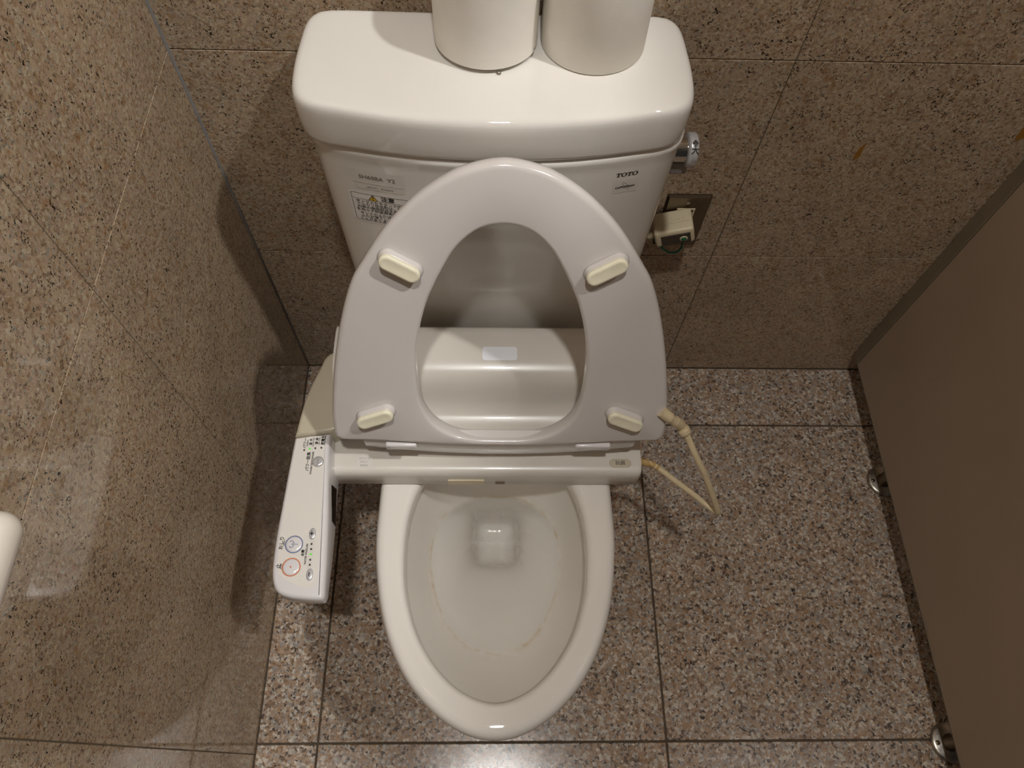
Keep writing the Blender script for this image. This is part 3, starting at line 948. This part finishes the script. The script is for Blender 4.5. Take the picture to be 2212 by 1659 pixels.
# the raised seat ring, leaning back on its hinge
XS = -.0052
SB = Vector((0, -.386, .491))
SE = Vector((0, .41889, .90804))       # up along the seat
SN = Vector((0, -.90804, .41889))      # out of its underside, towards the viewer
def seat_pt(x, s, w=0.0):
    return Vector((XS + x, 0, 0)) + SB + SE * s - SN * w
CS = (0.0, .16)
NS = 224
s_out = [(0, -.0125), (.06, -.0115), (.12, -.0075), (.17, -.0035), (.205, -.0022), (.2165, -.0010), (.2215, .0060), (.2218, .020), (.2210, .0420), (.2156, .0806), (.2054, .1354), (.1910, .1930), (.1752, .2382), (.1589, .2660), (.1340, .3026), (.1101, .3292), (.0855, .3507), (.0552, .3697), (.0285, .3796), (0, .3840)]
s_hol = [(0, -.0012), (.035, -.0002), (.062, .0070), (.083, .0215), (.0962, .0400), (.1045, .0660), (.1070, .1050), (.1050, .1440), (.0990, .1780), (.0895, .2121), (.0792, .2370), (.0679, .2598), (.0550, .2820), (.0390, .2995), (.0215, .3100), (0, .3138)]
S_O = outline(s_out, NS, CS)
S_H = outline(s_hol, NS, CS)
def seat_ring(radii, d, w):
    out = []
    for i, r in enumerate(radii):
        a = 2 * math.pi * i / NS
        out.append(seat_pt(CS[0] + (r + d) * math.cos(a), CS[1] + (r + d) * math.sin(a), w))
    return out
def seat_ring_min(d, w):
    """a ring just outside the hole, never past the outer edge"""
    out = []
    for i, (r, q) in enumerate(zip(S_H, S_O)):
        a = 2 * math.pi * i / NS
        rr_ = min(r + d, (r + q) / 2)
        out.append(seat_pt(CS[0] + rr_ * math.cos(a), CS[1] + rr_ * math.sin(a), w))
    return out
def seat_ring_max(d, w):
    out = []
    for i, (r, q) in enumerate(zip(S_H, S_O)):
        a = 2 * math.pi * i / NS
        rr_ = max(q - d, (r + q) / 2)
        out.append(seat_pt(CS[0] + rr_ * math.cos(a), CS[1] + rr_ * math.sin(a), w))
    return out
srings = [seat_ring(S_H, 0, .020), seat_ring(S_H, 0, .006), seat_ring_min(.0006, .003), seat_ring_min(.0022, .0010), seat_ring_min(.005, 0),
          seat_ring_max(.008, 0), seat_ring_max(.0035, .0012), seat_ring_max(.0010, .0040), seat_ring_max(0, .0075), seat_ring_max(0, .014), seat_ring_max(.0015, .0200), seat_ring_max(.007, .0245), seat_ring_max(.020, .0270), seat_ring_min(.012, .0265), seat_ring_min(.003, .0240)]
v_, f_ = loft(srings, closed=True)
seat = obj('seat_ring', v_, f_, MAT['plastic'], bidet, label='grey-white oval seat ring seen from its underside')
# skirt below the rear edge of the seat
top_s, sk = .004, []
nsk = 40
sk_lo = lambda x: .4530 - .0170 * max(0.0, 1 - (x / .19) ** 2)
fr_, bk_ = [], []
rings = []
for k in range(nsk + 1):
    x = -.186 + .372 * k / nsk
    zl = sk_lo(x)
    bow = .005 * (1 - (x / .19) ** 2)
    P = lambda y, z: Vector((XS + x, y, z))
    rings.append([P(-.3800 - bow, .4860), P(-.3805 - bow, .472), P(-.3795 - bow, zl + .004), P(-.3775 - bow, zl), P(-.3700, zl), P(-.3680, zl + .006), P(-.3660, .482), P(-.3700, .4890)])
v_, f_ = loft(rings)
sharp(obj('hinge_skirt', v_, f_, MAT['plastic'], seat), 60)
for xa, xb in ((-.1610, -.1190), (.0975, .1460)):
    box('hinge_block', (xa, -.3905, .4660), (xb, -.376, .4800), MAT['panel_w'], seat, .003, 3, smooth=True)
for xa in (-.185, .170):
    box('hinge_arm', (xa, -.368, .4120), (xa + .016, -.345, .4890), MAT['plastic'], seat, .004, 3, smooth=True)
# four cream buffers on raised feet
for (xa, sa, xb, sb) in ((-.1409, .2728, -.1009, .2498), (.0911, .2479, .1320, .2715), (-.1898, .0326, -.1461, .0495), (.1347, .0484, .1807, .0287)):
    cu, cv = (xa + xb) / 2 - XS, (sa + sb) / 2 + .004
    ang = math.atan2(sb - sa, xb - xa)
    mp_ = lambda u, v, w: seat_pt(u, v, w)
    rr = [[mp_(u, v, w) for u, v in stadium(cu, cv, L_, W_, ang)] for L_, W_, w in ((.056, .025, .0004), (.053, .0215, -.0022), (.050, .0190, -.0060), (.049, .018, -.008))]
    v_, f_ = loft(rr)
    ft = obj('buffer_foot', v_, f_, MAT['plastic'], seat)
    rr = [[mp_(u, v, w) for u, v in stadium(cu, cv, L_, W_, ang)] for L_, W_, w in ((.0485, .0172, -.0075), (.0500, .0186, -.0085), (.0500, .0186, -.0120), (.0485, .0172, -.0138), (.0440, .0130, -.0146), (.0410, .0100, -.0143))]
    v_, f_ = loft(rr)
    obj('rubber_buffer', v_, f_, MAT['rubber'], ft)

# seat heating cable looping from the seat down to the base
path = catmull([(.2060, -.3640, .538), (.2190, -.3700, .530), (.2370, -.3720, .512), (.2480, -.3830, .498), (.2600, -.4000, .480), (.2780, -.4180, .452), (.2960, -.4340, .416), (.3080, -.4440, .390), (.3130, -.4480, .376), (.3090, -.4430, .3690), (.2965, -.4317, .3690), (.2760, -.4180, .377), (.2548, -.4049, .385), (.2360, -.3920, .391), (.2207, -.3830, .396), (.2060, -.3805, .399), (.1960, -.3800, .400)], 8)
v_, f_ = tube(path[12:], .0045, 14)
cable = obj('seat_cable', v_, f_, MAT['cable'], bidet, label='cream heating cable looping beside the seat')
def boot(pts, r0, r1, nrib, mat):
    pp = catmull(pts, 6)
    def rad(t):
        base_r = r0 + (r1 - r0) * t
        return base_r * (0.86 if (t * nrib) % 1.0 < 0.34 and 0.2 < t < .9 else 1.0)
    v, f = tube(catmull(pts, 14), rad, 16)
    return sharp(obj('cable_boot', v, f, mat, cable), 50)
boot([(.2060, -.3640, .538), (.2190, -.3700, .530), (.2370, -.3720, .512), (.2420, -.3770, .506)], .0078, .0072, 3, MAT['cable'])
v_, f_ = tube(catmull([(.2400, -.3755, .5085), (.2440, -.3795, .5035)], 4), .0084, 16)
obj('cable_boot', v_, f_, MAT['cable'], cable)
boot([(.1985, -.3802, .400), (.2060, -.3805, .399), (.2207, -.3830, .396), (.2290, -.3875, .3935)], .0062, .0046, 4, MAT['cable_old'])

# ------------------------------------------------------------------ paper rolls on the lid
LZ = .8594
def paper_roll(cx, cy, r, label, lift=0.0):
    t = thing('toilet_paper_roll', label, 'toilet paper', (cx, cy, LZ), 'toilet paper rolls on the tank lid')
    h = .114
    z0 = LZ + .0002
    n = 72
    rim = lambda rad, z: [Vector((cx + rad * math.cos(2 * math.pi * k / n), cy + rad * math.sin(2 * math.pi * k / n), z)) for k in range(n)]
    rr = r - (.0022 if lift else 0)
    v, f = loft([rim(.0205, z0), rim(rr - (.009 if lift else .0012), z0), rim(rr - (.006 if lift else .0002), z0 + .0008), rim(rr, z0 + (.0085 if lift else .001)), rim(rr, z0 + h - .001), rim(rr - .0012, z0 + h), rim(.0205, z0 + h)], closed=True)
    sharp(obj('paper', v, f, MAT['paper'], t), 50)
    v, f = loft([rim(.0190, z0), rim(.0203, z0), rim(.0203, z0 + h), rim(.0190, z0 + h)], closed=True)
    sharp(obj('core_tube', v, f, MAT['core'], t), 50)
    if lift:   # last turn of paper sits a little higher than the roll and ends in a torn edge
        a0, a1, m = math.radians(-38), math.radians(-38 + 372), 110
        ro = []
        for k in range(m + 1):
            a = a0 + (a1 - a0) * k / m
            rad = r - .0016 + .0016 * (k / m) * 1.0
            zl = z0 + lift * (.62 - .38 * math.sin(a)) + (.0004 * math.sin(k * 5.1) if k < 18 else 0)
            c_, s_ = math.cos(a), math.sin(a)
            ro.append([Vector((cx + q * c_, cy + q * s_, z)) for q, z in ((rad - .0007, zl), (rad, zl), (rad, z0 + h + .0004), (rad - .0007, z0 + h + .0004))])
        v, f = loft(ro)
        sharp(obj('loose_sheet', v, f, MAT['paper'], t, label='loose outer turn of paper ending above the lid'), 50)
    return t
paper_roll(-.0258, -.0605, .0580, 'left toilet paper roll with its outer turn raised off the lid', .0055)
paper_roll(.0923, -.0598, .0580, 'right toilet paper roll standing flush on the tank lid')
drop = thing('water_drop', 'tiny clear water drop on the lid under the left paper roll', 'water drop', (-.0120, -.1160, LZ))
v_, f_ = lathe([(0, .0), (.0030, .0), (.0031, .0006), (.0026, .0020), (.0014, .0028), (0, .0030)], (-.0120, -.1160, LZ - .0006), 'Z', 20)
obj('droplet', v_, f_, MAT['chrome'], drop)

# ------------------------------------------------------------------ wall outlet and plug
outlet = thing('wall_outlet', 'brushed steel outlet plate on the granite wall beside the tank', 'outlet', (.285, -.001, .43))
pl = [rrect(.2850, .4895, .070, .120, .0015, 2), rrect(.2850, .4895, .070, .120, .0015, 2), rrect(.2850, .4895, .063, .113, .001, 2)]
v_, f_ = loft([[Vector((x, y, z)) for x, z in r] for r, y in zip(pl, (-.0004, -.0022, -.0055))])
plate = obj('cover_plate', v_, f_, MAT['steel'], outlet, False)
for z in (.5355, .4435):
    v_, f_ = lathe([(0, .0), (.0030, .0), (.0028, -.0010), (0, -.0013)], (.2850, -.0053, z), 'Y', 16)
    obj('screw', v_, f_, MAT['chrome'], plate)
ins = box('socket_insert', (.2700, -.0066, .4690), (.2990, -.004, .5230), MAT['ivory'], outlet, .001, 2)
v_, f_ = lathe([(0, .0), (.0026, .0), (.0026, -.0006), (0, -.0006)], (.2935, -.0064, .5180), 'Y', 14)
obj('socket_hole', v_, f_, MAT['black'], ins)

plug = thing('power_plug', 'cream safety plug with a dark face and green button in the outlet', 'plug', (.268, -.03, .505))
PM = Matrix.Translation((.2680, 0, .5040)) @ Matrix.Rotation(math.radians(-17), 4, 'Y')
def pm(x, y, z):
    return PM @ Vector((x, y, z))
box('body', (-.0330, -.0500, -.0160), (.0280, -.0070, .0180), MAT['ivory'], plug, .0050, 4, PM, True)
for a, b_ in (((-.0300, -.034), (.0240, -.0333)), ((-.002, -.028), (.010, -.0274)), ((-.004, -.034), (-.0034, -.022)), ((.0135, -.034), (.0141, -.022))):
    box('moulded_line', (a[0], a[1], .0176), (b_[0], b_[1], .0183), MAT['beige'], plug, 0, 1, PM)
fc = box('face_plate', (-.0230, -.0512, -.0130), (.0220, -.0490, .0105), MAT['dark'], plug, .0008, 2, PM, label='dark face plate of the plug')
v_, f_ = lathe([(0, .0), (.0062, .0), (.0060, -.0008), (.0046, -.0010), (0, -.0010)], (0, 0, 0), 'Y', 28)
v_ = [PM @ (Vector(p) + Vector((.0110, -.0511, -.0015))) for p in v_]
bt = obj('button_ring', v_, f_, MAT['ivory'], fc)
v_, f_ = lathe([(0, .0), (.0043, .0), (.0043, -.0020), (.0034, -.0030), (0, -.0034)], (0, 0, 0), 'Y', 24)
v_ = [PM @ (Vector(p) + Vector((.0110, -.0511, -.0015))) for p in v_]
obj('test_button', v_, f_, MAT['gbutton'], fc)
v_, f_ = lathe([(0, .0), (.0013, .0), (.0013, -.0004), (0, -.0004)], (0, 0, 0), 'Y', 14)
v_ = [PM @ (Vector(p) + Vector((.0005, -.0512, -.0085))) for p in v_]
obj('status_hole', v_, f_, MAT['black'], fc)
v_, f_ = tube(catmull([pm(-.030, -.030, -.004), (.226, -.030, .487), (.212, -.022, .475), (.190, -.012, .455)], 8), lambda t: .0068 if t < .3 else .0042, 14)
obj('cord', v_, f_, MAT['ivory'], plug)
v_, f_ = tube(catmull([(.2100, -.008, .505), (.2350, -.030, .4860), (.2480, -.034, .4700), (.2620, -.034, .4550), (.2740, -.033, .4470), (.2850, -.030, .4460), (.2905, -.026, .4540), (.2895, -.020, .4720), (.2850, -.012, .4880)], 10), .0017, 10)
obj('earth_wire', v_, f_, MAT['green'], plug, label='thin green earth wire looping under the plug')

# ------------------------------------------------------------------ paper holder at the left edge
HY, HZ = -.6300, .905
holder = thing('paper_holder', 'white plastic paper holder on the left granite wall', 'paper holder', (XL, -.70, .86))
box('back_plate', (XL + .0008, -.7900, .8300), (XL + .012, -.6300, .9150), MAT['holder'], holder, .003, 3, smooth=True)
bm = bmesh.new()
box_bm(bm, (XL + .010, -.7850, .8800), (-.3450, -.6160, .9100), .0145, 6)
from_bm('cover', bm, MAT['holder'], holder)
bpy.context.view_layer.update()
